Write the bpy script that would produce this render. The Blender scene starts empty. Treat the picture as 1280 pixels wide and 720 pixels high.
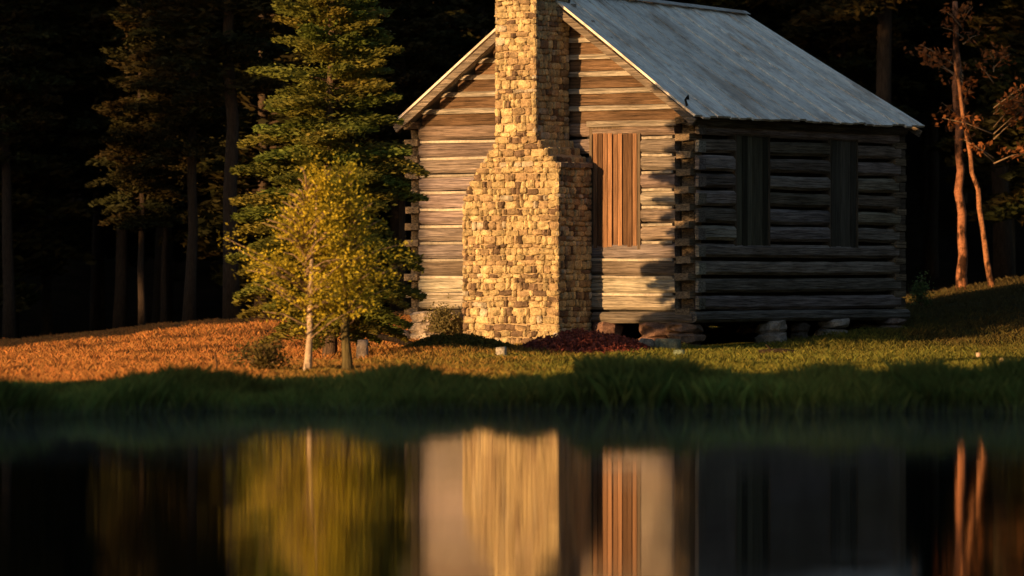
import bpy, bmesh, math, random
import numpy as np
from mathutils import Vector, Matrix
R = math.radians
rng = np.random.default_rng(7)
random.seed(7)
S = bpy.context.scene
C = S.collection

# ------------------------------------------------------------ camera, sky, sun
cd = bpy.data.cameras.new('camera'); cam = bpy.data.objects.new('camera', cd); C.objects.link(cam)
cam.location = (0, 0, 1.2)
cam.rotation_euler = (R(90) - math.atan(10/6000), 0, 0)
cd.sensor_width = 36; cd.lens = 36*6000/1280
cd.clip_start = .5; cd.clip_end = 1000
cd.dof.use_dof = True; cd.dof.focus_distance = 73.5; cd.dof.aperture_fstop = 2.0
S.camera = cam

SUN_AZ = 46.0      # degrees to the left of straight behind the camera
SUN_EL = 6.6
w = bpy.data.worlds.new("World"); S.world = w; w.use_nodes = True
nt = w.node_tree
sky = nt.nodes.new('ShaderNodeTexSky'); sky.sky_type = 'NISHITA'; sky.sun_disc = False
sky.sun_elevation = R(SUN_EL); sky.sun_rotation = R(180+SUN_AZ)
bg = nt.nodes['Background']; bg.inputs['Strength'].default_value = .115
nt.links.new(sky.outputs[0], bg.inputs[0])

sd = bpy.data.lights.new('sun', 'SUN'); sun = bpy.data.objects.new('sun', sd); C.objects.link(sun)
sd.energy = 5.0; sd.angle = R(.5); sd.color = (1.0, .56, .22)
sx, sy = -math.sin(R(SUN_AZ)), -math.cos(R(SUN_AZ))
tosun = Vector((sx*math.cos(R(SUN_EL)), sy*math.cos(R(SUN_EL)), math.sin(R(SUN_EL))))
sun.rotation_euler = tosun.to_track_quat('Z', 'Y').to_euler()
sun.location = (-30, -30, 30)
S.view_settings.view_transform = 'Standard'; S.view_settings.look = 'None'
S.view_settings.exposure = 0.5; S.view_settings.gamma = 1

# ------------------------------------------------------------ helpers
def mesh_np(name, V, F, cols=None, smooth=False):
    """V (n,3); F (m,k) equal sized faces; cols (n,3)"""
    V = np.asarray(V, np.float32); F = np.asarray(F, np.int32)
    me = bpy.data.meshes.new(name)
    me.vertices.add(len(V)); me.vertices.foreach_set('co', V.ravel())
    k = F.shape[1]
    me.loops.add(F.size); me.loops.foreach_set('vertex_index', F.ravel())
    me.polygons.add(len(F))
    me.polygons.foreach_set('loop_start', np.arange(0, F.size, k, dtype=np.int32))
    me.polygons.foreach_set('loop_total', np.full(len(F), k, dtype=np.int32))
    if smooth: me.polygons.foreach_set('use_smooth', np.ones(len(F), bool))
    me.update(calc_edges=True)
    if cols is not None:
        a = me.color_attributes.new('tint', 'FLOAT_COLOR', 'POINT')
        c = np.ones((len(V), 4), np.float32); c[:, :3] = cols
        a.data.foreach_set('color', c.ravel())
    return me

def link(name, me, mat, parent=None, loc=None):
    o = bpy.data.objects.new(name, me); C.objects.link(o)
    if mat is not None and len(me.materials) == 0: me.materials.append(mat)
    if parent is not None: o.parent = parent
    if loc is not None: o.location = loc
    return o

def empty(name, loc, rz=0):
    o = bpy.data.objects.new(name, None); C.objects.link(o)
    o.location = loc; o.rotation_euler = (0, 0, rz); o.empty_display_size = .2
    return o

def tag(o, label=None, cat=None, group=None, kind=None):
    if label: o['label'] = label
    if cat: o['category'] = cat
    if group: o['group'] = group
    if kind: o['kind'] = kind
    return o

class MB:
    """collects quads with a tint"""
    def __init__(s): s.V = []; s.F = []; s.Cc = []; s.n = 0
    def add(s, V, F, col):
        V = np.asarray(V, float)
        s.V.append(V); s.F += [[i+s.n for i in f] for f in F]
        c = np.asarray(col, float)
        s.Cc.append(np.tile(c, (len(V), 1)) if c.ndim == 1 else c); s.n += len(V)
    def box(s, x0, x1, y0, y1, z0, z1, col=(1, 1, 1), j=0):
        V = np.array([(x, y, z) for z in (z0, z1) for y in (y0, y1) for x in (x0, x1)], float)
        if j: V += rng.uniform(-j, j, V.shape)
        s.add(V, [(0, 2, 3, 1), (4, 5, 7, 6), (0, 1, 5, 4), (2, 6, 7, 3), (0, 4, 6, 2), (1, 3, 7, 5)], col)
    def beam(s, p0, p1, up, prof, seg=8, wob=.008, col=(1, 1, 1), colj=.0):
        """sweep closed profile [(u,v)] from p0 to p1; v along up, u along side"""
        p0, p1, up = map(lambda a: np.array(a, float), (p0, p1, up))
        d = p1-p0; L = np.linalg.norm(d); d /= L
        side = np.cross(d, up); side /= np.linalg.norm(side); up = np.cross(side, d)
        n = len(prof); V = []; CC = []
        ph = rng.uniform(0, 6, n)
        for i in range(seg+1):
            t = i/seg
            b = math.sin(t*5+ph[0])*wob+rng.uniform(-wob, wob)*.4
            b2 = math.sin(t*4+ph[1])*wob*.7+rng.uniform(-wob, wob)*.4
            for k, (u, v) in enumerate(prof):
                sc = 1+rng.uniform(-1, 1)*.03
                V.append(p0+d*L*t+side*(u*sc+b)+up*(v*sc+b2))
                CC.append(np.array(col)*(1+rng.uniform(-colj, colj)))
        F = []
        for i in range(seg):
            for k in range(n):
                a = i*n+k; b = i*n+(k+1) % n
                F.append((a, b, b+n, a+n))
        F.append(tuple(range(n))); F.append(tuple(seg*n+k for k in reversed(range(n))))
        s.add(V, F, np.array(CC))
    def tube(s, pts, rad, n=8, col=(1, 1, 1), jit=.08):
        pts = [np.array(p, float) for p in pts]; V = []
        for i, p in enumerate(pts):
            d = pts[min(i+1, len(pts)-1)]-pts[max(i-1, 0)]; d /= np.linalg.norm(d)+1e-9
            a = np.cross(d, (0.3, 1, .1)); a /= np.linalg.norm(a); b = np.cross(d, a)
            for k in range(n):
                t = 2*math.pi*k/n; r = rad[i]*(1+rng.uniform(-jit, jit))
                V.append(p+a*math.cos(t)*r+b*math.sin(t)*r)
        F = []
        for i in range(len(pts)-1):
            for k in range(n):
                a = i*n+k; b = i*n+(k+1) % n; F.append((a, b, b+n, a+n))
        F.append(tuple(range(n))[::-1]); F.append(tuple((len(pts)-1)*n+k for k in range(n)))
        s.add(V, F, col)
    def mesh(s, name, smooth=False):
        me = bpy.data.meshes.new(name)
        me.from_pydata(np.vstack(s.V).tolist(), [], s.F)
        a = me.color_attributes.new('tint', 'FLOAT_COLOR', 'POINT')
        c = np.ones((s.n, 4), np.float32); c[:, :3] = np.vstack(s.Cc)
        a.data.foreach_set('color', c.ravel())
        bm = bmesh.new(); bm.from_mesh(me); bmesh.ops.recalc_face_normals(bm, faces=bm.faces); bm.to_mesh(me); bm.free()
        if smooth: me.polygons.foreach_set('use_smooth', np.ones(len(me.polygons), bool))
        return me
    def build(s, name, mat, parent=None, smooth=False, loc=None):
        return link(name, s.mesh(name, smooth), mat, parent, loc)

# ------------------------------------------------------------ materials
def mat_base(name):
    m = bpy.data.materials.new(name); m.use_nodes = True
    return m, m.node_tree, m.node_tree.nodes['Principled BSDF']

def N(nt, t, **k):
    n = nt.nodes.new(t)
    for a, v in k.items():
        if a in n.inputs: n.inputs[a].default_value = v
        else: setattr(n, a, v)
    return n

def noise(nt, scale, vec=(1, 1, 1), detail=6, rough=.6):
    tc = N(nt, 'ShaderNodeTexCoord'); mp = N(nt, 'ShaderNodeMapping'); mp.inputs['Scale'].default_value = vec
    n = N(nt, 'ShaderNodeTexNoise'); n.inputs['Scale'].default_value = scale
    n.inputs['Detail'].default_value = detail; n.inputs['Roughness'].default_value = rough
    nt.links.new(tc.outputs['Object'], mp.inputs[0]); nt.links.new(mp.outputs[0], n.inputs['Vector'])
    return n.outputs['Fac']

def ramp(nt, fac, stops):
    r = N(nt, 'ShaderNodeValToRGB'); e = r.color_ramp.elements
    while len(e) < len(stops): e.new(.5)
    for i, (p, c) in enumerate(stops): e[i].position = p; e[i].color = (*c, 1) if len(c) == 3 else c
    nt.links.new(fac, r.inputs[0]); return r.outputs[0]

def mul(nt, a, b):
    m = N(nt, 'ShaderNodeMix', data_type='RGBA', blend_type='MULTIPLY'); m.inputs[0].default_value = 1
    nt.links.new(a, m.inputs[6]); nt.links.new(b, m.inputs[7]); return m.outputs[2]

def tinted(name, layers, rough=.9, bump=None, spec=.2):
    """base = tint attribute x each (noise scale, vec, stops) layer"""
    m, nt, p = mat_base(name)
    at = N(nt, 'ShaderNodeVertexColor'); at.layer_name = 'tint'; c = at.outputs[0]
    for sc, vec, stops in layers: c = mul(nt, c, ramp(nt, noise(nt, sc, vec), stops))
    nt.links.new(c, p.inputs['Base Color'])
    p.inputs['Roughness'].default_value = rough; p.inputs['Specular IOR Level'].default_value = spec
    if bump:
        b = N(nt, 'ShaderNodeBump'); b.inputs['Strength'].default_value = bump[2]; b.inputs['Distance'].default_value = bump[3]
        nt.links.new(noise(nt, bump[0], bump[1]), b.inputs['Height']); nt.links.new(b.outputs[0], p.inputs['Normal'])
    return m

g = lambda v: (v, v, v)
WOODX = tinted('weathered_log_x', [(6, (.25, 3, 7), [(.3, g(.3)), (.5, g(.85)), (.7, g(1.4))]), (16, (.2, 4, 7), [(.36, g(.35)), (.48, g(1))]), (1.3, (1, 1, 2), [(.3, (.7, .66, .62)), (.7, (1.1, 1.1, 1.1))])], .85, (9, (.25, 3, 7), 1, .05))
WOODY = tinted('weathered_log_y', [(6, (3, .25, 7), [(.3, g(.3)), (.5, g(.85)), (.7, g(1.4))]), (16, (4, .2, 7), [(.36, g(.35)), (.48, g(1))]), (1.3, (1, 1, 2), [(.3, (.7, .66, .62)), (.7, (1.1, 1.1, 1.1))])], .85, (9, (3, .25, 7), 1, .05))
WOODZ = tinted('weathered_board', [(7, (7, 7, .3), [(.3, g(.35)), (.5, g(.9)), (.72, g(1.3))])], .8, (9, (7, 7, .3), .5, .02))
ROOF = tinted('weathered_roofing', [(5, (.6, 9, .6), [(.3, g(.74)), (.5, g(1.0)), (.7, g(1.18))]), (1.1, (1, 1.4, 1), [(.36, (.66, .58, .52)), (.5, (1, 1, 1))]), (6, (1, 1, 1), [(.34, g(.72)), (.5, g(1.06))])], .5, (8, (.8, 9, .8), .35, .02), .5)
STONE = tinted('chimney_stone', [(9, (1, 1, 1), [(.3, g(.5)), (.62, g(1.15))]), (38, (1, 1, 1), [(.32, g(.55)), (.65, g(1.15))]), (1.2, (1, 1, .5), [(.3, g(.72)), (.6, g(1.05))])], .9, (30, (1, 1, 1), .6, .02))
MORTAR = tinted('mortar', [(20, (1, 1, 1), [(.3, g(.7)), (.65, g(1.1))])], .95, (40, (1, 1, 1), .6, .02))
BARK = tinted('bark', [(9, (4, 4, .6), [(.3, g(.4)), (.65, g(1.2))])], .95, (14, (4, 4, .6), 1, .04))
DAPPLED = tinted('dappled_bark', [(2.2, (2, 2, 1.2), [(.42, g(.12)), (.54, g(1.1))]), (9, (2, 2, 3), [(.3, g(.5)), (.6, g(1.1))])], .9, (10, (3, 3, 1), 1, .03))  # dark patches stand for the shade that breaks up the sunlit trunks
PALEBARK = tinted('pale_bark', [(9, (2, 2, 3), [(.3, g(.5)), (.6, g(1.1))])], .9, (14, (3, 3, 1), .6, .02))

def leafmat(name, trans=.25, rough=.7):
    m, nt, p = mat_base(name)
    at = N(nt, 'ShaderNodeVertexColor'); at.layer_name = 'tint'
    nt.links.new(at.outputs[0], p.inputs['Base Color'])
    p.inputs['Roughness'].default_value = rough; p.inputs['Specular IOR Level'].default_value = .15
    t = N(nt, 'ShaderNodeBsdfTranslucent'); nt.links.new(at.outputs[0], t.inputs[0])
    mx = N(nt, 'ShaderNodeMixShader'); mx.inputs[0].default_value = trans
    nt.links.new(p.outputs[0], mx.inputs[1]); nt.links.new(t.outputs[0], mx.inputs[2])
    nt.links.new(mx.outputs[0], nt.nodes['Material Output'].inputs[0])
    return m
LEAF = leafmat('foliage', .32); GRASS = leafmat('grass_blades', .2)

# ------------------------------------------------------------ terrain
def sstep(a, b, v):
    t = np.clip((v-a)/(b-a), 0, 1); return t*t*(3-2*t)
def hnoise(x, y):
    return (np.sin(x*1.3+y*.7)+np.sin(x*.6-y*.9+2)+np.sin(x*2.7+1.3*y+1)*.5+np.sin(x*.25+.3*y+4))*.25
_tab = np.random.default_rng(99).uniform(-1, 1, (64, 64))
def vnoise(x, y):
    x = np.asarray(x, float); y = np.asarray(y, float)
    xi = np.floor(x).astype(int); yi = np.floor(y).astype(int); fx_ = x-xi; fy_ = y-yi
    fx_ = fx_*fx_*(3-2*fx_); fy_ = fy_*fy_*(3-2*fy_)
    T = lambda a, b: _tab[a % 64, b % 64]
    return (T(xi, yi)*(1-fx_)+T(xi+1, yi)*fx_)*(1-fy_)+(T(xi, yi+1)*(1-fx_)+T(xi+1, yi+1)*fx_)*fy_
def shore(x):
    return 43.6+.35*np.sin(x*.7+1)+.25*np.sin(x*1.9+.5)+.35*vnoise(x*1.4, x*0)+.2*vnoise(x*4, x*0+5)-2.2*sstep(-2.8, -4.8, x)-.4*sstep(2, 5, x)
def ground_z(x, y):
    x = np.asarray(x, float); y = np.asarray(y, float)
    d = y-shore(x)
    base = np.interp(d, [-60, -20, -1.5, -.3, 0, .5, 2, 8, 15, 25, 30, 35, 43, 50, 60, 70, 85, 155, 300],
                        [-1.6, -1.5, -.4, -.08, 0, .05, .08, .09, .10, .09, .09, .17, .40, .42, .36, .5, 3, 30, 60])
    A = np.interp(x, [-40, -9.4, -5.7, -2, 3, 7.2, 9.4, 13, 40], [-.5, -.4, .0, .14, .1, .24, .56, .95, 3])
    add = A*sstep(60, 88, y)+.16*sstep(3, 6, x)*sstep(72, 79, y)
    # left bank and its continuation towards the camera
    lb = sstep(-7.5, -10, x-(45-y)*.0)*sstep(50, 30, y)*2.0
    rb = 0
    zz = base+add+hnoise(x, y)*.05*sstep(0, 4, d)+hnoise(x*3, y*2.2)*.02*sstep(0, 2, d)
    # left of the pond the land is dry
    dry = sstep(-7.2, -9, x)*sstep(-.5, -3, d)
    zz = zz*(1-dry)+(.35+hnoise(x, y)*.08)*dry
    mound = .12*np.exp(-(((x+.75)/1.1)**2+((y-68.5)/3)**2))+.03*np.exp(-(((x-1.6)/1.4)**2+((y-70)/2)**2))
    return zz+mound

xs = np.unique(np.concatenate([np.linspace(-120, -20, 26), np.linspace(-20, 20, 181), np.linspace(20, 120, 26)]))
ys = np.unique(np.concatenate([np.linspace(-60, 38, 40), np.linspace(38, 50, 70), np.linspace(50, 100, 130), np.linspace(100, 320, 50)]))
X, Y = np.meshgrid(xs, ys); Z = ground_z(X, Y)
V = np.stack([X.ravel(), Y.ravel(), Z.ravel()], 1)
nx, ny = len(xs), len(ys)
i, j = np.meshgrid(np.arange(nx-1), np.arange(ny-1)); a = (j*nx+i).ravel()
F = np.stack([a, a+1, a+nx+1, a+nx], 1)
def ground_col(x, y, n):
    """ground cover colours: dry ochre meadow on the left, green turf by the shore and right, leaf litter in the wood"""
    dry = np.array((.37, .165, .05)); green = np.array((.13, .135, .025)); litter = np.array((.035, .022, .012)); rus = np.array((.06, .04, .016))
    k = sstep(1.5, -4.2, x+n*1.2+(60-y)*.10)*sstep(5.5, 9.5, y-shore(x)+n*1.5)
    c = green[None]*(1-k[:, None])+dry[None]*k[:, None]
    k2 = (sstep(4, 8, x+n)*sstep(62, 74, y))[:, None]*.85; c = c*(1-k2)+rus[None]*k2  # right slope coloured darker and redder to keep it dim
    k3 = sstep(90, 95, y+n*1.5)[:, None]; c = c*(1-k3)+litter[None]*k3
    return c
cc = ground_col(V[:, 0], V[:, 1], hnoise(V[:, 0]*2, V[:, 1]*2))*.75
me = mesh_np('ground', V, F, cc, True)
GM = tinted('ground_turf', [(1.2, (1, 1, 1), [(.3, g(.55)), (.7, g(1.3))]), (9, (1, 1, 1), [(.3, g(.5)), (.7, g(1.3))])], 1, (14, (1, 1, 1), .8, .06), .05)
tag(link('ground', me, GM), kind='structure')

# pond
m, nt, p = mat_base('pond_water')
p.inputs['Base Color'].default_value = (.006, .008, .006, 1); p.inputs['Roughness'].default_value = .035
p.inputs['IOR'].default_value = 1.33; p.inputs['Specular IOR Level'].default_value = .36
def centred(fac, k):
    m1 = N(nt, 'ShaderNodeMath', operation='SUBTRACT'); nt.links.new(fac, m1.inputs[0]); m1.inputs[1].default_value = .5
    m2 = N(nt, 'ShaderNodeMath', operation='MULTIPLY'); nt.links.new(m1.outputs[0], m2.inputs[0]); m2.inputs[1].default_value = k
    return m2.outputs[0]
# long low ripples running parallel to the shore
cx = N(nt, 'ShaderNodeCombineXYZ'); cx.inputs[2].default_value = 1
nt.links.new(centred(noise(nt, 6, (1.2, 1, 1), 2, .5), .002), cx.inputs[0])
nt.links.new(centred(noise(nt, 9, (.12, 2, 1), 4, .6), .028), cx.inputs[1])
nn = N(nt, 'ShaderNodeVectorMath', operation='NORMALIZE'); nt.links.new(cx.outputs[0], nn.inputs[0]); nt.links.new(nn.outputs[0], p.inputs['Normal'])
wv = [(-60, -60, 0), (60, -60, 0), (60, 52, 0), (-60, 52, 0)]
me = bpy.data.meshes.new('pond_water'); me.from_pydata(wv, [], [(0, 1, 2, 3)])
tag(link('pond_water', me, m), kind='structure')

# ------------------------------------------------------------ log cabin (local x to the right along the gable, y back along the side)
W_, L_ = 5.21, 6.29
cabin = empty('log_cabin', (2.774, 73, 0), R(-35))
tag(cabin, 'weathered log cabin with big stone chimney and pale board roof on the bank', 'cabin')
ZB, PT, NC = .70, .267, 11
def logcol(a=.0):
    t = rng.uniform(0, 1)
    c = np.array((.40, .34, .30))*(1-t)+np.array((.60, .58, .56))*t
    return c*rng.uniform(.62, 1.2)*np.array((1, rng.uniform(.88, 1), rng.uniform(.82, 1)))
def hewn(h, th=.2):
    # rounded-square profile; u = thickness, v = height
    r = .045
    a, b = th/2, h/2
    return [(-a, -b+r), (-a+.02, -b+.01), (-a+r+.02, -b), (a-r, -b), (a, -b+r), (a, b-r), (a-r, b), (-a+r+.02, b), (-a+.015, b-.015), (-a, b-r)]
def logs(x0, x1, y, z, h, axis, mb, gaps=()):
    """one course as pieces between gaps"""
    cuts = [x0]; segs = []
    cur = x0
    for (g0, g1) in gaps:
        segs.append((cur, g0)); cur = g1
    segs.append((cur, x1))
    for (s0, s1) in segs:
        if s1-s0 < .05: continue
        c = logcol(); hh = h-rng.uniform(.03, .065)
        if axis == 'x': mb.beam((s0, y, z+h/2), (s1, y, z+h/2), (0, 0, 1), hewn(hh), max(2, int((s1-s0)*3)), .009, c, .12)
        else: mb.beam((y, s0, z+h/2), (y, s1, z+h/2), (0, 0, 1), hewn(hh), max(2, int((s1-s0)*3)), .009, c, .12)
# gable end wall courses (facing the pond)
mb = MB()
for k in range(NC):
    z = ZB+.02+k*PT
    gaps = [(-1.93, -.99)] if 1.72 < z+.14 < 3.45 else []
    logs(-W_+.02, -.36, .1, z, PT, 'x', mb, gaps)
mb.build('log_wall', WOODX, cabin)
for side_ in (0, 1):
    mb2 = MB()
    for k in range(NC-1):
        z = ZB+.02+(k+1)*PT
        a_, b_ = ((-W_+.05, -2.9), (-2.3, -.4) if not 1.70 < z < 3.45 else (-.96, -.4))[side_]
        mb2.beam((a_, .015, z-.004), (b_, .015, z-.004), (0, 0, 1), [(-.02, -.022), (.02, -.026), (.03, .012), (-.01, .018)], 10, .006, np.array((.58, .53, .46))*rng.uniform(.6, 1.1), .3)
    mb2.build('chinking', MORTAR, cabin)
# sill board of the gable end
mb = MB(); mb.beam((-1.85, .06, .625), (-.02, .06, .625), (0, 0, 1), hewn(.17, .22), 6, .006, (.30, .27, .24), .1)
mb.build('sill_beam', WOODX, cabin)
# side wall courses
mb = MB()
for k in range(NC):
    z = ZB+.08+k*PT-.06
    gaps = [(1.18, 2.2), (3.98, 4.86)] if 1.72 < z+.14 < 3.5 else []
    logs(.12, L_-.1, -.1, z, PT, 'y', mb, gaps)
mb.build('log_wall', WOODY, cabin)
mb = MB(); mb.beam((-.06, -.02, .64), (-.06, L_+.1, .64), (0, 0, 1), hewn(.17, .24), 14, .006, (.31, .29, .27), .1)
mb.build('sill_beam', WOODY, cabin)
# far side and back walls
mb = MB()
for k in range(NC): logs(.12, L_-.1, -W_+.1, ZB+k*PT, PT, 'y', mb)
mb.build('log_wall', WOODY, cabin)
mb = MB()
for k in range(NC): logs(-W_+.1, -.1, L_-.1, ZB+k*PT, PT, 'x', mb)
mb.build('log_wall', WOODX, cabin)
# box shell behind the courses, near-black so the gaps read as dark recesses
mb = MB(); mb.box(-W_+.16, -.16, .16, L_-.16, .62, 3.66, (.05, .045, .04)); mb.build('gap_backing', MORTAR, cabin)
# corner ends of the crossing logs
def corner(x, y0, sgn, name='corner_notching'):
    mb = MB()
    for k in range(NC+1):
        z = ZB-.02+k*PT
        c = np.array((.42, .33, .23))*rng.uniform(.8, 1.15)
        e = rng.uniform(.0, .05)
        mb.beam((x, y0-e, z+.03), (x, y0+.3, z+.03), (0, 0, 1), [(-.13, -.06), (.13, -.05), (.13, .05), (-.13, .05)], 2, .008, c, .1)
        c = np.array((.22, .18, .14))*rng.uniform(.7, 1.1)  # darker tone stands for the dark voids between the log ends
        mb.box(x-.10*1.0, x+.12, y0+.12, y0+.3, z+.085, z+PT-.035, c, .008)
    mb.build(name, WOODY, cabin)
corner(-.19, -.02, 1); corner(-W_-.1, -.02, -1); corner(-.12, L_-.25, 1)
# posts beside the notches: the trimmed hewn ends of the gable logs
mb = MB()
for k in range(NC): 
    mb.box(.0, .05, .04, .25, ZB+k*PT+.05, ZB+k*PT+.22, logcol()*.9, .01)
mb.build('corner_notching', WOODX, cabin)

# gable boards: brown boards with pale proud slats
def gable_half(yy, flip):
    mb = MB(); z = 3.64; apexz = 5.45; k = 0
    while z < apexz:
        t = (z-3.64)/(5.62-3.64)
        xl = -W_+t*(W_-2.62)+.08; xr = -.02-t*2.58-.1
        if flip < 0: xl += .35; xr -= .35
        if xr-xl < .1: break
        c = np.array((.26, .17, .11))*rng.uniform(.75, 1.15)
        mb.beam((xl, yy, z+.09), (xr, yy, z+.09), (0, 0, 1), [(-.02*flip, -.095), (.05*flip, -.095), (.03*flip, .095), (-.03*flip, .095)], 8, .004, c, .12)
        c = np.array((.62, .58, .52))*rng.uniform(.85, 1.15)
        mb.beam((xl+.02, yy-.055*flip, z+.215), (xr-.02, yy-.055*flip, z+.215), (0, 0, 1), [(-.04, -.035), (.03, -.04), (.035, .02), (.0, .04), (-.035, .03)], 8, .006, c, .12)
        z += .263
    mb.box(-W_+.2, -.2, yy+.06*flip, yy+.08*flip, 3.6, 3.7, (.05, .04, .03))
    # closing triangle behind the boards
    mb.add([(-W_+.1, yy+.07*flip, 3.6), (-.1, yy+.07*flip, 3.6), (-2.6, yy+.07*flip, 5.5), (-W_+.1, yy+.12*flip, 3.6), (-.1, yy+.12*flip, 3.6), (-2.6, yy+.12*flip, 5.5)],
           [(0, 1, 2), (5, 4, 3), (0, 3, 4, 1), (1, 4, 5, 2), (2, 5, 3, 0)], (.06, .05, .04))
    mb.build('gable_boards', WOODX, cabin)
gable_half(.06, 1); gable_half(L_-.82, -1)

# shutters of vertical boards
def shutter(x0, x1, y, z0, z1, axis, base, n=6, label=None):
    mb = MB(); fr = MB(); e = (x1-x0)/n
    for k in range(n):
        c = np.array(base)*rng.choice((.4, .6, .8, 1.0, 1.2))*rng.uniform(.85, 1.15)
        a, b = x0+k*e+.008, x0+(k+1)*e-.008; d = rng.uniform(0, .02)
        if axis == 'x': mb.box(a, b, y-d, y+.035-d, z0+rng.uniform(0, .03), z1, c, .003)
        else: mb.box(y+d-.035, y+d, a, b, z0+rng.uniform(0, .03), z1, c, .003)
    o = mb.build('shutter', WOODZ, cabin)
    fc = (.16, .12, .085)
    for (a, b, c0, c1) in ((x0-.06, x0-.01, z0-.02, z1+.04), (x1+.01, x1+.06, z0-.02, z1+.04), (x0-.01, x1+.01, z1+.005, z1+.04)):
        if axis == 'x': fr.box(a, b, y-.02, y+.16, c0, c1, fc, .003)
        else: fr.box(y-.16, y+.02, a, b, c0, c1, fc, .003)
    fr.build('frame', WOODZ, o)
    if label: o['label'] = label
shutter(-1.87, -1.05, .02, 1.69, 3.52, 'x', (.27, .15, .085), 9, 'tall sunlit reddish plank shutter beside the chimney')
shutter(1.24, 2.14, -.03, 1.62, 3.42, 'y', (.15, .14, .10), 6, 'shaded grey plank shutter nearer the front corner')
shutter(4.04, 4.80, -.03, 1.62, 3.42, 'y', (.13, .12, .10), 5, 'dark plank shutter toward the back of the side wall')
# wide plank header over the gable shutter
mb = MB(); mb.beam((-1.95, -.01, 3.6), (-.3, -.01, 3.6), (0, 0, 1), [(-.04, -.045), (.04, -.045), (.04, .045), (-.04, .045)], 5, .004, (.40, .36, .31), .1)
mb.build('header_beam', WOODX, cabin)

# roof: two slopes of narrow weathered boards
RZ, EZ = 5.70, 3.68
def slope(xe, yn_e, yf_e, yn_r, yf_r, zr_n, zr_f, ze, nb, sgn):
    mb = MB()
    pr_n = np.array((-2.6, yn_r, zr_n)); pr_f = np.array((-2.6, yf_r, zr_f))
    pe_n = np.array((xe, yn_e, ze)); pe_f = np.array((xe, yf_e, ze+.02))
    off = 0
    for k in range(nb):
        t0, t1 = k/nb, (k+.96)/nb
        h = rng.uniform(0, .012)+(.014 if k % 3 == 0 else 0); ext = rng.uniform(-.03, .035)
        nrm = np.cross(pe_n-pr_n, pr_f-pr_n); nrm /= np.linalg.norm(nrm); nrm *= 1 if nrm[2] > 0 else -1
        V = []
        m = 7
        tint = np.array((.93, .88, .81))*rng.uniform(.78, 1.08)
        for q in range(m+1):
            s = q/m
            for t in (t0, t1):
                pr = pr_n*(1-t)+pr_f*t; pe = pe_n*(1-t)+pe_f*t
                pe = pe+(pe-pr)/np.linalg.norm(pe-pr)*ext
                p_ = pr*(1-s)+pe*s
                sag = -.035*math.sin(math.pi*s)*math.sin(math.pi*t)+.006*math.sin(9*t+5*s)
                top = p_+nrm*(h+sag+.0); V.append(top); V.append(top-nrm*.035)
        Fc = []
        for q in range(m):
            a = q*4; b = a+4
            Fc += [(a, a+2, b+2, b), (a+1, b+1, b+3, a+3), (a, b, b+1, a+1), (a+2, a+3, b+3, b+2)]
        Fc += [(0, 1, 3, 2), (m*4, m*4+2, m*4+3, m*4+1)]
        mb.add(V, Fc, tint)
    return mb
o = slope(.25, -.35, 6.5, -.35, 5.6, RZ, 5.56, EZ, 34, 1).build('roof', ROOF, cabin)
o2 = slope(-W_-.22, -.35, 6.5, -.35, 5.6, RZ, 5.56, EZ, 34, -1).build('roof', ROOF, cabin)
for (ya, yb) in ((-.34, -.34), (6.46, 5.56)):
    for xe, rf in ((.22, o), (-W_-.19, o2)):
        mb = MB(); mb.beam((-2.6, yb, (RZ if ya < 0 else 5.56)-.12), (xe, ya, EZ-.10), (0, 1, 0), [(-.055, -.02), (.055, -.02), (.055, .02), (-.055, .02)], 6, .005, (.33, .28, .23), .1)
        mb.build('rake_board', WOODX, rf)
mb = MB(); mb.beam((-2.6, -.36, RZ+.03), (-2.6, 5.6, 5.6), (0, 0, 1), [(-.1, -.03), (0, .03), (.1, -.03), (0, -.01)], 12, .006, (.42, .40, .38), .1)
mb.build('ridge_cap', ROOF, o)
mb = MB()   # plate log under the eave
mb.beam((-.02, -.1, 3.62), (-.02, L_, 3.62), (0, 0, 1), hewn(.14, .2), 10, .005, (.2, .18, .16), .1)
mb.build('plate_log', WOODY, cabin)
mb = MB(); mb.tube([(.06, -.3, 3.84), (.05, -.33, 3.93), (.1, -.33, 3.98), (.1, -.33, 3.93)], [.02, .018, .03, .02], 6, (.03, .03, .03)); mb.build('hook', BARK, o)

# chimney of field stones
def stone(mb, c, sx, sy, sz, nrm_axis, col):
    """rounded irregular block"""
    vs = []
    for z in (-1, -.5, .5, 1):
        for k in range(8):
            t = 2*math.pi*(k+.5)/8
            r = .8 if abs(z) == 1 else 1
            cx = max(-1, min(1, 1.25*math.cos(t)))*r; cy = max(-1, min(1, 1.25*math.sin(t)))*r
            vs.append((cx, cy, z))
    jj = .15 if nrm_axis == 'y' else .06; V = np.array(vs)+rng.uniform(-jj, jj, (32, 3))
    if nrm_axis == 'y': V = V*np.array((sx, sy, sz))
    else: V = V*np.array((sx, sy, sz))
    a = rng.uniform(-.12, .12); ca, sa = math.cos(a), math.sin(a)
    if nrm_axis == 'y': V[:, [0, 2]] = V[:, [0, 2]]@np.array([[ca, sa], [-sa, ca]])
    else: V[:, [1, 2]] = V[:, [1, 2]]@np.array([[ca, sa], [-sa, ca]])
    F = [(i*8+k, i*8+(k+1) % 8, (i+1)*8+(k+1) % 8, (i+1)*8+k) for i in range(3) for k in range(8)]
    F += [tuple(range(8))[::-1], tuple(24+k for k in range(8))]
    mb.add(V+np.array(c), F, col)
def stonecol():
    t = rng.uniform()
    if t < .55: c = (.66, .52, .29)
    elif t < .8: c = (.47, .34, .2)
    elif t < .93: c = (.22, .15, .10)
    else: c = (.6, .52, .4)
    return np.array(c)*rng.uniform(.75, 1.2)
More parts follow.
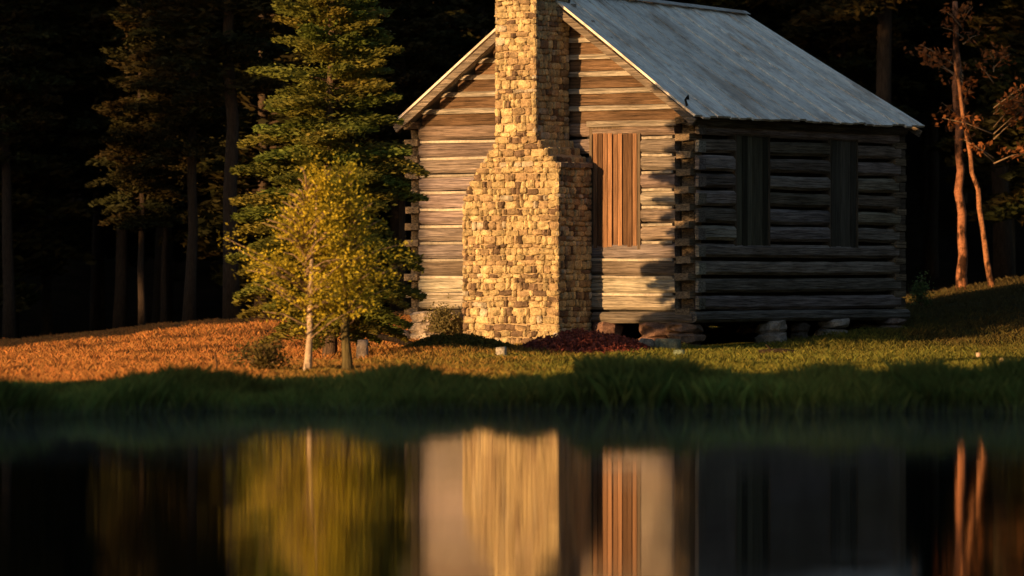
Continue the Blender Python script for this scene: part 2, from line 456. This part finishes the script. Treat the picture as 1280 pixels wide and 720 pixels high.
def stone_face(mb, edge0, edge1, z0, z1, place, axis):
    """lay stones on a face; edge0/edge1: functions of z giving extents; place(u,z)->xyz"""
    z = z0
    while z < z1:
        h = rng.uniform(.055, .135)
        u = edge0(z+h/2)-.02; e = edge1(z+h/2)+.02
        while u < e-.03:
            wd = min(rng.uniform(.06, .13) if rng.uniform() < .6 else rng.uniform(.13, .27), e-u)
            if e-u-wd < .07: wd = e-u
            hh = h*rng.uniform(.85, 1.05)
            p = place(u+wd/2, z+h/2+rng.uniform(-.012, .012))
            th = rng.uniform(.035, .065) if axis == 'y' else rng.uniform(.03, .04)
            if axis == 'y': stone(mb, p, wd/2*.93, th, hh/2*.93, 'y', stonecol())
            else: stone(mb, p, th, wd/2*.97, hh/2*.97, 'x', stonecol())
            u += wd
        z += h
D_ = .93
xbL, xbR, xsL, xsR = -3.65, -1.88, -3.036, -2.298
zsh0, zsh1 = 2.62, 3.32
def eL(z): return np.interp(z, [zsh0-.15, zsh0+.25, zsh1], [xbL, xbL+.26, xsL])
def eR(z): return np.interp(z, [2.95, zsh1+.05], [xbR, xsR])
TOP = 6.9
ch = MB()
# mortar core
ins = .03
prof = [(xbL+ins, .05), (xbR-ins, .05), (xbR-ins, 2.95), (xsR-ins, zsh1+.05), (xsR-ins, TOP), (xsL+ins, TOP), (xsL+ins, zsh1), (xbL+.28, zsh0+.25), (xbL+ins, zsh0-.15)]
n = len(prof)
ch.add([(x, -D_+ins, z) for x, z in prof]+[(x, -.0, z) for x, z in prof], [tuple(range(n)), tuple(range(2*n-1, n-1, -1))]+[(k, (k+1) % n, n+(k+1) % n, n+k) for k in range(n)], (.44, .34, .22))
chim = ch.build('chimney', MORTAR, cabin)
chim['label'] = 'broad field stone chimney with sloped shoulders'
st = MB()
stone_face(st, eL, eR, .08, TOP, lambda u, z: (u, -D_+.02, z), 'y')
stone_face(st, lambda z: -D_, lambda z: -.02, .08, TOP, lambda u, z: (eR(z)-.02, u, z), 'x')
stone_face(st, lambda z: -D_, lambda z: -.02, .08, TOP, lambda u, z: (eL(z)+.02, u, z), 'x')
stone_face(st, lambda z: xsL, lambda z: xsR, 5.3, TOP, lambda u, z: (u, -.03, z), 'y')
st.build('stonework', STONE, chim)
cp = MB(); 
for q in range(5): cp.box(xbR-.1, xbR+.04, -D_+.02+q*.18, -D_+.19+q*.18, 2.93, 3.0, np.array((.3, .27, .24))*rng.uniform(.8, 1.1), .01)
cp.build('shoulder_cap', STONE, chim)
cp = MB(); cp.box(xsL-.08, xsR+.08, -D_-.08, .06, TOP-.02, TOP+.1, (.3, .26, .2), .01); cp.build('chimney_cap', STONE, chim)

# stone footings
def pier(x, y, zt, wd, n, col, label=None):
    wx, wy = (cabin.matrix_basis @ Vector((x, y, 0))).xy
    z0 = float(ground_z(wx, wy))-.05; mb = MB(); h = (zt-z0)/n
    for k in range(n):
        stone(mb, (x+rng.uniform(-.03, .03), y+rng.uniform(-.03, .03), z0+h*(k+.5)), wd/2*rng.uniform(.85, 1.1), wd/2*rng.uniform(.85, 1.1), h/2*.98, 'y', np.array(col)*rng.uniform(.75, 1.15))
    mb.build('foundation_stone', STONE, cabin)
cabin.matrix_basis = Matrix.Translation((2.774, 73, 0)) @ Matrix.Rotation(R(-35), 4, 'Z')
pier(-.25, .1, .55, .55, 3, (.30, .20, .15)); pier(-.75, .12, .55, .5, 2, (.28, .17, .13)); pier(-1.65, .1, .55, .4, 2, (.25, .15, .12))
pier(-4.0, .15, .7, .4, 2, (.4, .33, .25)); pier(-4.6, .15, .7, .45, 2, (.4, .33, .25)); pier(-5.1, .05, .7, .5, 3, (.6, .5, .4))
pier(-.05, 2.3, .55, .45, 2, (.42, .37, .33)); pier(-.05, 4.15, .57, .5, 2, (.45, .40, .36)); pier(-.05, 5.9, .57, .45, 2, (.4, .3, .26))
pier(-.1, 3.2, .52, .3, 2, (.15, .12, .1)); pier(-5.1, 3, .5, .5, 2, (.3, .25, .2)); pier(-5.1, 6, .5, .5, 2, (.3, .25, .2)); pier(-2.5, 6, .5, .5, 2, (.3, .25, .2))

for q in range(9): pier(-5.0, .7+q*.62, .7, .62, 3, (.24, .19, .15))  # this row and the next are added to keep the space below dark
for q in range(7): pier(-4.6+q*.68, 6.05, .72, .68, 3, (.24, .19, .15))

# ------------------------------------------------------------ foliage
def leaves(cent, direc, ln, wd, cols, up_bias=.5):
    n = len(cent)
    d = direc/np.linalg.norm(direc, axis=1)[:, None]
    r = rng.normal(size=(n, 3)); r[:, 2] += up_bias
    s = np.cross(d, r); s /= np.linalg.norm(s, axis=1)[:, None]+1e-9
    ln = ln*rng.uniform(.6, 1.3, n)[:, None]; wd = wd*rng.uniform(.6, 1.3, n)[:, None]
    V = np.stack([cent-d*ln/2, cent+s*wd/2, cent+d*ln/2, cent-s*wd/2], 1).reshape(-1, 3)
    F = np.arange(4*n).reshape(n, 4)
    return V, F, np.repeat(cols, 4, 0)

def conifer_crown(name, H, Rad, z0, per_m, leaf, base, seed, dens=34, power=.8, droop=.25, spread=.16, gap=.1, yr=.25):
    global rng
    keep = rng; rng = np.random.default_rng(seed)
    cen = []; dr = []; co = []; br = MB()
    z = z0
    while z < H-.05*H*.3:
        f = (z-z0)/(H-z0); rr = Rad*(1-f)**power*(1-.35*max(0, 1-f*7)) + .05*Rad
        nb = max(3, int(5+3*(1-f)))
        for _ in range(nb):
            if rng.uniform() < gap: continue
            az = rng.uniform(0, 2*math.pi); L = rr*rng.uniform(.6, 1.12); zz = z+rng.uniform(-.5, .5)*per_m
            nl = max(6, int(L*dens*(1+L*.5)))
            t = rng.uniform(.12, 1, nl)**.75
            out = np.array((math.cos(az), math.sin(az), 0)); lat = np.array((-math.sin(az), math.cos(az), 0))
            lift = rng.uniform(-.1, .25)+.5*f
            zc = lift*L*t-droop*L*t**2*(1.3-f)
            sp = spread*L**.7*(1.15-t)+.02
            P = out[None]*(L*t)[:, None]+lat[None]*(rng.normal(size=nl)*sp)[:, None]
            P[:, 2] = zz+zc+rng.normal(size=nl)*sp*.33
            D = out[None]+lat[None]*rng.normal(size=nl)[:, None]*.9; D[:, 2] = rng.normal(size=nl)*.35+.15
            cb = np.array(base)*rng.uniform(.75, 1.25)
            c = cb[None]*rng.uniform(.7, 1.3, (nl, 1)); c[:, 0] *= 1+rng.uniform(-yr, yr)
            cen.append(P); dr.append(D); co.append(c)
            br.tube([(0, 0, zz), tuple(out*L*.5+np.array((0, 0, zz+lift*L*.5-droop*L*.25*(1.3-f)))), tuple(out*L*.9+np.array((0, 0, zz+lift*L*.9-droop*L*.81*(1.3-f))))], [.012*L+.006, .008*L+.004, .003], 4, (.10, .07, .045))
        z += per_m*rng.uniform(.7, 1.3)
    V, F, cc = leaves(np.vstack(cen), np.vstack(dr), leaf[0], leaf[1], np.vstack(co))
    crown = mesh_np(name, V, F, cc); crown.materials.append(LEAF)
    bm = br.mesh('limbs', True); bm.materials.append(BARK)
    rng = keep
    return crown, bm

def trunk_mesh(H, r0, lean=(0, 0), col=(.16, .11, .08), n=10, seg=10, r1=.25, mat=None, wob=.02):
    mb = MB(); pts = []; rad = []
    for i in range(seg+1):
        t = i/seg; pts.append((lean[0]*t+rng.normal()*wob*(t > 0)*(t < 1), lean[1]*t+rng.normal()*wob*(t > 0), -.15+(H+.15)*t)); rad.append(r0*(1-t*(1-r1))*(1+.35*math.exp(-t*seg*1.2)))
    mb.tube(pts, rad, n, col, .05)
    me = mb.mesh('trunk', True); me.materials.append(mat or BARK); return me

def make_tree(name, loc, rz, trunk, crown, limbs, label, cat='tree', group=None, sc=1):
    t = empty(name, loc, rz); t.scale = (sc, sc, sc)
    tag(t, label, cat, group)
    link('trunk', trunk, None, t)
    if crown: c = link('crown', crown, None, t)
    if limbs: link('limbs', limbs, None, t)
    return t
gz = lambda x, y: float(ground_z(x, y))

# the tall green spruce left of the cabin
cr, lb = conifer_crown('crown', 7.3, 1.5, .45, .15, (.09, .03), (.165, .17, .032), 11, 360, .6, .22, .2, .05)
make_tree('spruce_tree', (-2.56, 67.3, gz(-2.56, 67.3)), 0, trunk_mesh(7.2, .09), cr, lb, 'tall dense green spruce standing close to the left wall of the cabin', 'spruce')
# the two young yellow-green trees in front
def airy_crown(H, Rad, z0, base, seed, n_br=60, dens=150, leaf=(.065, .032), lean=0, extra=(), conic=False):
    global rng
    keep = rng; rng = np.random.default_rng(seed)
    cen = []; dr = []; co = []; br = MB()
    for b in range(n_br+len(extra)):
        f = rng.uniform()**.9; z = z0+(H-z0)*f
        prof = (1-f)**.8*(.62+.38*min(1, f*3.5))+.06 if conic else math.sin(math.pi*min(1, (f*.80+.2)))**.7
        L = Rad*prof*rng.uniform(.45, 1.08); az = rng.uniform(0, 2*math.pi); lift = rng.uniform(.1, .7)
        if b >= n_br: z, az, L, lift = extra[b-n_br]
        out = np.array((math.cos(az), math.sin(az), 0.)); lat = np.array((-math.sin(az), math.cos(az), 0.))
        br.tube([(0, 0, z-.1), tuple(out*L*.5+np.array((0, 0, z+lift*L*.4))), tuple(out*L*.95+np.array((0, 0, z+lift*L*.8)))], [.014, .009, .003], 4, (.32, .22, .14))
        nc = max(3, int(L*9))
        for q in range(nc):
            t = rng.uniform(.25, 1); c0 = out*L*t+lat*rng.normal()*.14*L; c0[2] = z+lift*L*t*.85+rng.normal()*.06
            c0[0] += lean*z/H; m = int(dens*rng.uniform(.1, .3)); s_ = rng.uniform(.05, .11)
            cen.append(c0[None]+rng.normal(size=(m, 3))*np.array((s_, s_, s_*.7))); D = rng.normal(size=(m, 3))+out*.8; D[:, 2] += .2
            dr.append(D); co.append(np.array(base)[None]*rng.uniform(.6, 1.3)*rng.uniform(.7, 1.25, (m, 1)))
    V, F, cc = leaves(np.vstack(cen), np.vstack(dr), leaf[0], leaf[1], np.vstack(co), .2)
    crown = mesh_np('crown', V, F, cc); crown.materials.append(LEAF)
    lm = br.mesh('limbs', True); lm.materials.append(PALEBARK)
    rng = keep
    return crown, lm
cr, lb = airy_crown(2.4, .93, .42, (.56, .45, .04), 21, 95, 90, leaf=(.05, .022), conic=True, lean=.15, extra=[(1.15, math.pi, 1.0, .55), (1.05, math.pi*1.05, .85, .6)])
make_tree('young_tree', (-2.4, 56, gz(-2.4, 56)), 0, trunk_mesh(2.2, .05, (.12, 0), (.55, .42, .30), 8, 8, .15, PALEBARK, .012), cr, lb,
          'young yellow-green tree on slim pale trunk, left of the pair before the spruce', 'young tree')
cr, lb = airy_crown(2.40, .72, .6, (.48, .42, .04), 22, 85, 90, leaf=(.05, .022), conic=True, extra=[(1.35, .1, .72, .3), (1.0, 0, .7, .5)])
make_tree('young_tree', (-1.93, 56.3, gz(-1.93, 56.3)), 0, trunk_mesh(2.25, .065, (-.05, 0), (.16, .13, .06), 8, 8, .2, BARK, .01), cr, lb,
          'young yellow-green tree on dark mossy trunk, right of the pair before the spruce', 'young tree')

# forest behind
pine = []
for s_ in range(4):
    H = 15+2*s_; tm = trunk_mesh(H, .14+.02*s_, (rng.uniform(-.4, .4), rng.uniform(-.4, .4)), (.06, .042, .032), 10, 12, .3, None, .04)
    cr, lb = conifer_crown('crown', H+.6, 2.3, 4.2+s_*.7, .42, (.26, .09), (.045, .038, .012), 40+s_, 90, .55, .15, .3, .2)
    pine.append((tm, cr, lb))
spr = []
for s_ in range(3):
    H = 8+1.5*s_; tm = trunk_mesh(H, .13, (0, 0), (.12, .085, .06))
    cr, lb = conifer_crown('crown', H+.4, 2.0, .8+.5*s_, .33, (.24, .08), (.045, .04, .012), 60+s_, 80, .7, .22, .26, .15)
    spr.append((tm, cr, lb))
FG = 'trees of the dark wood behind the cabin'
def fx(px, y): return (px-640)/6000*y
seen = [(178, 93, .5), (205, 97, .45), (236, 92, .6), (290, 89.5, .72), (503, 96, .6), (60, 101, .7), (120, 104, .6), (12, 96, .6)]
for (px, y, s_) in seen:
    k = seen.index((px, y, s_)); P = pine[k % 4]; x = fx(px, y)
    lab = {290: 'thick upright pine trunk just left of the green spruce at the meadow edge', 178: 'slim pine trunk at the wood edge, furthest left of the sunlit trunks',
           236: 'middle sized pine trunk at the wood edge, next left of the thick pine', 205: 'very slim shaded pine between the two slim trunks at the left wood edge', 60: 'dark pine deep in shade beyond the left part of the meadow', 120: 'dark pine set back in the wood left of the slim trunks', 12: 'dark pine at the far left edge of the picture', 503: 'pine rising in the gap between the green spruce and the cabin roof'}.get(px, 'dark tall pine in the wood behind the cabin')
    make_tree('pine_tree', (x, y, gz(x, y)), k*1.1, *P, lab, 'pine', FG, s_)
r2 = random.Random(5)
def zone(x, y):
    q = 640+6000*x/y
    z_ = 'beyond the meadow\'s left end' if q < 150 else 'left of the green spruce' if q < 330 else 'behind the green spruce' if q < 520 else 'hidden behind the cabin' if q < 1120 else 'beyond the right slope'
    return z_+(' at the wood\'s edge' if y < 104 else ' amid the wood' if y < 122 else ' deep in the wood')
y = 98
while y < 150:
    half = .107*y+5; x = -half+r2.uniform(0, 2)
    while x < half:
        yy = y+r2.uniform(-1.5, 1.5); xx = x
        if r2.random() < .5: make_tree('pine_tree', (xx, yy, gz(xx, yy)), r2.uniform(0, 6), *pine[r2.randrange(4)], 'dark tall pine '+zone(xx, yy), 'pine', FG, r2.uniform(.8, 1.1))
        else: make_tree('spruce_tree', (xx, yy, gz(xx, yy)), r2.uniform(0, 6), *spr[r2.randrange(3)], 'dark bushy spruce '+zone(xx, yy), 'spruce', FG, r2.uniform(.8, 1.2))
        x += r2.uniform(2.6, 4.2)
    y += 4.5
# two sunlit trunks on the right
def slim(px, y, lean, r, H, label, col, seed):
    x = fx(px, y)
    cr, lb = airy_crown(H, 1.0, H*.52, (.30, .11, .035), seed, 15, 36, (.12, .06))  # rust-red leaf colour stands for the glow of sunlit leaves
    make_tree('slim_tree', (x, y, gz(x, y)), 0, trunk_mesh(H, r, (lean, 0), col, 8, 14, .5, DAPPLED, .018), cr, lb, label, 'tree')
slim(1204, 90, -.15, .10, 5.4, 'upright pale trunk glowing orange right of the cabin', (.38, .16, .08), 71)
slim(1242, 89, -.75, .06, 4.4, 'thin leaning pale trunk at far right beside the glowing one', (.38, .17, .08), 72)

# trees on the left bank, outside the picture, that shade the near shore and the wood
U = Vector((-sy, sx)); Vv = Vector((-sx, -sy))     # across and along the light
def uv(u, v): p = U*u+Vv*v; return p.x, p.y
big = []
for s_ in range(2):
    tm = trunk_mesh(24, .3, (0, 0), (.13, .09, .065))
    cr, lb = conifer_crown('crown', 25, 3.4, .8, .5, (.75, .36), (.05, .07, .02), 80+s_, 34, .45, .15, .3, .05)
    big.append((tm, cr, lb))
BG = 'tall firs along the left bank'
def bank(u, v, s_=1.0, k=0):
    x, y = uv(u, v)
    make_tree('fir_tree', (x, y, gz(x, y)), u, *big[k % 2], 'tall dense fir on the bank left of the picture', 'fir', BG, s_)
k = 0
for u in np.arange(-32.5, -12, 3.6): bank(u, 4+rng.uniform(-1, 1), .8, k); k += 1
for u in np.arange(-33.5, -12, 3.8): bank(u+.6, -2+rng.uniform(-1, 1), .9, k); k += 1
for u in [-65.8, -69.2, -76.5, -80.2]+list(np.arange(-84, -118, -3.8)): bank(u, 8+rng.uniform(-1, 1), 1.0, k); k += 1
for u in [-67, -78.5]+list(np.arange(-82.5, -118, -4.0)): bank(u, 1+rng.uniform(-1, 1), 1.1, k); k += 1
for (x, y) in ((15, 52), (16.5, 57), (15, 62), (17, 66.5), (15.5, 71), (17, 76), (16, 81), (17.5, 86), (20, 54), (21, 60), (20.5, 66), (21, 73), (21, 80), (13, 47), (13.5, 42), (11, 34), (12, 27), (10, 20), (9, 12), (8, 4), (6, -5), (2, -9), (-3, -10), (-8, -8)):  # unseen ring of firs added to block sky light from the side wall
    make_tree('fir_tree', (x, y, gz(x, y)), x+y, *big[int(x+y) % 2], 'unseen tall fir added behind and right of the camera to dim the side wall', 'fir', 'unseen firs added round the pond', .62)
# unseen pines added inside the gap, high crowns placed to shade only the upper wood
for u, zc_ in ((-49.0, 13.2), (-55.8, 12.3), (-60.3, 11.8)):
    x, y = uv(u, 0+rng.uniform(-2, 2))
    tm = trunk_mesh(26, .25); cr, lb = conifer_crown('crown', 27, 3.4, zc_, .5, (.7, .3), (.05, .07, .02), int(-u*3), 30, .45, .1, .3, .1)
    make_tree('pine_tree', (x, y, gz(x, y)), 0, tm, cr, lb, 'tall bare-stemmed unseen pine added on the left bank for its shade', 'pine', BG)
# unseen low bushes added on the left bank to shade the near shore
bush_cr, bush_lb = airy_crown(2.0, 1.3, .1, (.06, .08, .02), 91, 120, 60, (.2, .12))
for (x, y, s_) in ((-11.6, 37.5, .85), (-12.8, 38.8, .8), (-14.2, 39.8, .8), (-10.4, 36.2, .9), (-15.8, 40.5, .8)):
    make_tree('shade_bush', (x, y, gz(x, y)), x, trunk_mesh(1.5, .04), bush_cr, bush_lb, 'unseen low bush added on the left bank to shade the shore', 'bush', 'unseen bushes added on the left bank', s_)

# ------------------------------------------------------------ grass
def blades(name, n, xf, yr, h, w_, colf, label, cat=None, keepf=None, bend=.4):
    y = yr[0]+(yr[1]-yr[0])*rng.uniform(size=n); x = rng.uniform(-1, 1, n)*(.112*y+.5)
    d = y-shore(x); k = d > -.1
    # stay off the cabin footprint and chimney
    lx = (x-2.774)*.819-(y-73)*.574; ly = (x-2.774)*.574+(y-73)*.819
    k &= (vnoise(x*1.7, y*1.1) > -.75)
    k &= ~((lx > -5.15) & (lx < -.05) & (ly > .05) & (ly < 6.2)); k &= ~((lx > -3.6) & (lx < -1.9) & (ly > -.9) & (ly < .1))
    if keepf is not None: k &= keepf(x, y)
    x, y = x[k], y[k]; n = len(x); z = ground_z(x, y)-.01
    hh = h(x, y)*rng.uniform(.5, 1.4, n)
    a = rng.uniform(0, 2*math.pi, n); b = rng.normal(size=(n, 2))*bend
    ww = w_*rng.uniform(.6, 1.4, n)
    P0 = np.stack([x-np.cos(a)*ww, y-np.sin(a)*ww, z], 1); P1 = np.stack([x+np.cos(a)*ww, y+np.sin(a)*ww, z], 1)
    P2 = np.stack([x+b[:, 0]*hh*.25+np.cos(a)*ww*.6, y+b[:, 1]*hh*.25, z+hh*.6], 1); P3 = np.stack([x+b[:, 0]*hh, y+b[:, 1]*hh, z+hh], 1)
    V = np.stack([P0, P1, P2, P3], 1).reshape(-1, 3)
    i = np.arange(n)*4; F = np.vstack([np.stack([i, i+1, i+2], 1), np.stack([i, i+2, i+3], 1)])
    c = colf(x, y)*rng.uniform(.6, 1.35, (n, 1)); c[:, 0] *= rng.uniform(.85, 1.2, n)
    o = link(name, mesh_np(name, V, F, np.repeat(c, 4, 0)), GRASS)
    tag(o, label, cat, kind='stuff')
clump = lambda x, y: .6*vnoise(x*2.3+3, y*1.1)+.5*vnoise(x*6.1, y*2.7)
blades('meadow_grass', 360000, None, (45, 92), lambda x, y: .055+.045*np.maximum(0, clump(x, y)), .0055,
       lambda x, y: ground_col(x, y, vnoise(x*.9, y*.35)+.5*vnoise(x*2.5, y*.9)+rng.normal(size=len(x))*.25)*1.15, 'short dry and green grass covering the meadow round the cabin', 'grass')
blades('shore_grass', 230000, None, (40.5, 49), lambda x, y: (.2+.10*clump(x, y*.4)+.10*vnoise(x*.9, y*.3))*(.35+.65*sstep(5, 1.5, y-shore(x))), .0055,
       lambda x, y: np.array((.15, .19, .045))[None]*(1+.55*vnoise(x*1.3, y*.8))[:, None]+np.array((.06, .02, 0))[None]*np.maximum(0, vnoise(x*.7+9, y*.5))[:, None], 'tall dark green grass along the water edge', 'grass', bend=.24)

# ------------------------------------------------------------ small things on the lawn
def rock(x, y, s_, col, label, group=None, name='rock', flat=.7):
    mb = MB(); stone(mb, (0, 0, s_[2]*.7), s_[0], s_[1], s_[2], 'y', col)
    o = mb.build(name, STONE, None, True, (x, y, gz(x, y))); tag(o, label, 'rock', group); return o
def at(px, y): return fx(px, y), y
rock(*at(627, 66), (.08, .08, .08), (.6, .55, .46), 'small pale round rock on the lawn before the chimney')
rock(*at(836, 70.5), (.2, .13, .1), (.22, .24, .18), 'broad flat brown rock beside the front corner footing')
rock(*at(808, 71), (.12, .12, .09), (.38, .30, .24), 'small tan rock left of the broad flat one at the front corner')
rock(*at(849, 68), (.09, .08, .05), (.25, .32, .22), 'tan sunlit rock in the grass below the front corner')
rock(*at(697, 72.2), (.07, .07, .13), (.6, .55, .5), 'upright pale rock against the foot of the chimney')
rock(*at(713, 72), (.08, .07, .1), (.25, .2, .2), 'small dark rock beside the upright pale one at the chimney foot')
rock(*at(503, 76), (.15, .12, .1), (.5, .38, .28), 'tan rock on the meadow left of the cabin corner')
o = rock(*at(453, 66), (.08, .08, .16), (.6, .46, .34), 'pale upright stone in the grass right of the young trees')
# fallen dark branch
x, y = at(487, 72); mb = MB()
mb.tube([(-.5, 0, .28), (-.2, .05, .2), (.1, 0, .14), (.35, .02, .05), (.5, 0, .0)], [.03, .05, .045, .06, .03], 6, (.03, .022, .018))
mb.tube([(-.2, .05, .2), (-.35, 0, .36), (-.5, .1, .42)], [.03, .02, .008], 5, (.03, .022, .018)); mb.tube([(.1, 0, .14), (.15, .1, -.05)], [.03, .02], 5, (.03, .022, .018)); mb.tube([(-.5, 0, .28), (-.7, 0, .32)], [.03, .01], 5, (.03, .022, .018))
tag(mb.build('fallen_branch', BARK, None, True, (x, y, gz(x, y)+.02)), 'dark fallen branch lying left of the cabin corner', 'branch')
x, y = at(975, 68); mb = MB()
mb.tube([(-.3, 0, .03), (0, .03, .06), (.4, 0, .03)], [.06, .05, .03], 7, (.05, .035, .02)); mb.tube([(-.1, .03, .06), (-.2, .0, .16)], [.02, .01], 5, (.05, .035, .02))
tag(mb.build('fallen_branch', BARK, None, True, (x, y, gz(x, y))), 'short dark branch lying in the grass before the side wall', 'branch')
x, y = at(270, 55); mb = MB(); mb.tube([(0, 0, -.05), (.01, 0, .12), (-.01, 0, .26)], [.012, .011, .008], 5, (.08, .05, .03))
tag(mb.build('stake', BARK, None, True, (x, y, gz(x, y))), 'thin dark stake in the meadow left of the young trees', 'stake')
# shrub at the left foundation and small tufts
def shrub(px, y, Hh, Rr, base, label, seed, n=40, leaf=(.05, .03), name='shrub'):
    x, y = at(px, y); cr, lb = airy_crown(Hh, Rr, .03, base, seed, n, 110, leaf)
    t = empty(name, (x, y, gz(x, y))); tag(t, label, 'shrub'); link('foliage', cr, None, t); link('stems', lb, None, t)
shrub(556, 75.2, .42, .34, (.20, .17, .07), 'low olive shrub at the foundation left of the chimney', 101)
shrub(330, 57, .25, .4, (.13, .10, .03), 'small brownish shrub left of the pale young trunk', 102, 24)
shrub(1152, 84, .5, .15, (.12, .16, .05), 'small upright green shrub on the slope behind the cabin', 103, 14)
shrub(1105, 79.3, .4, .3, (.08, .08, .03), 'low dark shrub at the back corner of the cabin', 104, 24)
# reddish creeping plants before the corner
def patch(name, px, y, rx, ry, h, base, label, n, seed):
    x0, y0 = at(px, y); a = rng.uniform(0, 2*math.pi, n); r = rng.uniform(0, 1, n)**.6
    x = x0+np.cos(a)*r*rx; yy = y0+np.sin(a)*r*ry; z = ground_z(x, yy)+rng.uniform(0, 1, n)*h*(1-r**2)*(1+.4*hnoise(x*7, yy*7))
    cen = np.stack([x, yy, z], 1); D = rng.normal(size=(n, 3))
    V, F, cc = leaves(cen, D, .06, .04, np.array(base)[None]*rng.uniform(.5, 1.4, (n, 1)), .6)
    tag(link(name, mesh_np(name, V, F, cc), LEAF), label, 'ground cover', kind='stuff')
patch('red_ground_cover', 732, 70.3, 1.05, 1.5, .26, (.27, .075, .055), 'low reddish creeping plants before the chimney and front corner', 9000, 1)
patch('green_ground_cover', 575, 69.5, .95, 1.6, .18, (.12, .10, .02), 'low green creeping plants on the mound before the chimney', 9000, 2)
# a few wild flowers on the right
for (px, y, c, lab) in ((1223, 60, (.8, .6, .45), 'single pale pink wildflower in the right-hand grass'), (1252, 57, (.6, .5, .25), 'small yellowish wildflower lower at far right')):
    x, y = at(px, y); mb = MB(); mb.tube([(0, 0, 0), (0, 0, .16)], [.004, .003], 4, (.08, .12, .03)); t = mb.build('wildflower', LEAF, None, False, (x, y, gz(x, y))); tag(t, lab, 'flower')
    pm = MB(); stone(pm, (0, 0, .17), .03, .03, .025, 'y', c); pm.build('blossom', LEAF, t, True)

# thin mist lying on the water near the bank
mb = MB(); mb.box(-9, 9, 33, 43, .02, .13)
mm = bpy.data.materials.new('mist'); mm.use_nodes = True; nt = mm.node_tree; nt.nodes.remove(nt.nodes['Principled BSDF'])
pv = nt.nodes.new('ShaderNodeVolumePrincipled'); pv.inputs['Density'].default_value = .010; pv.inputs['Color'].default_value = (.9, .92, .95, 1)
nt.links.new(pv.outputs[0], nt.nodes['Material Output'].inputs['Volume'])
o = mb.build('mist', mm); tag(o, 'thin grey mist lying low on the pond near the bank', kind='stuff')
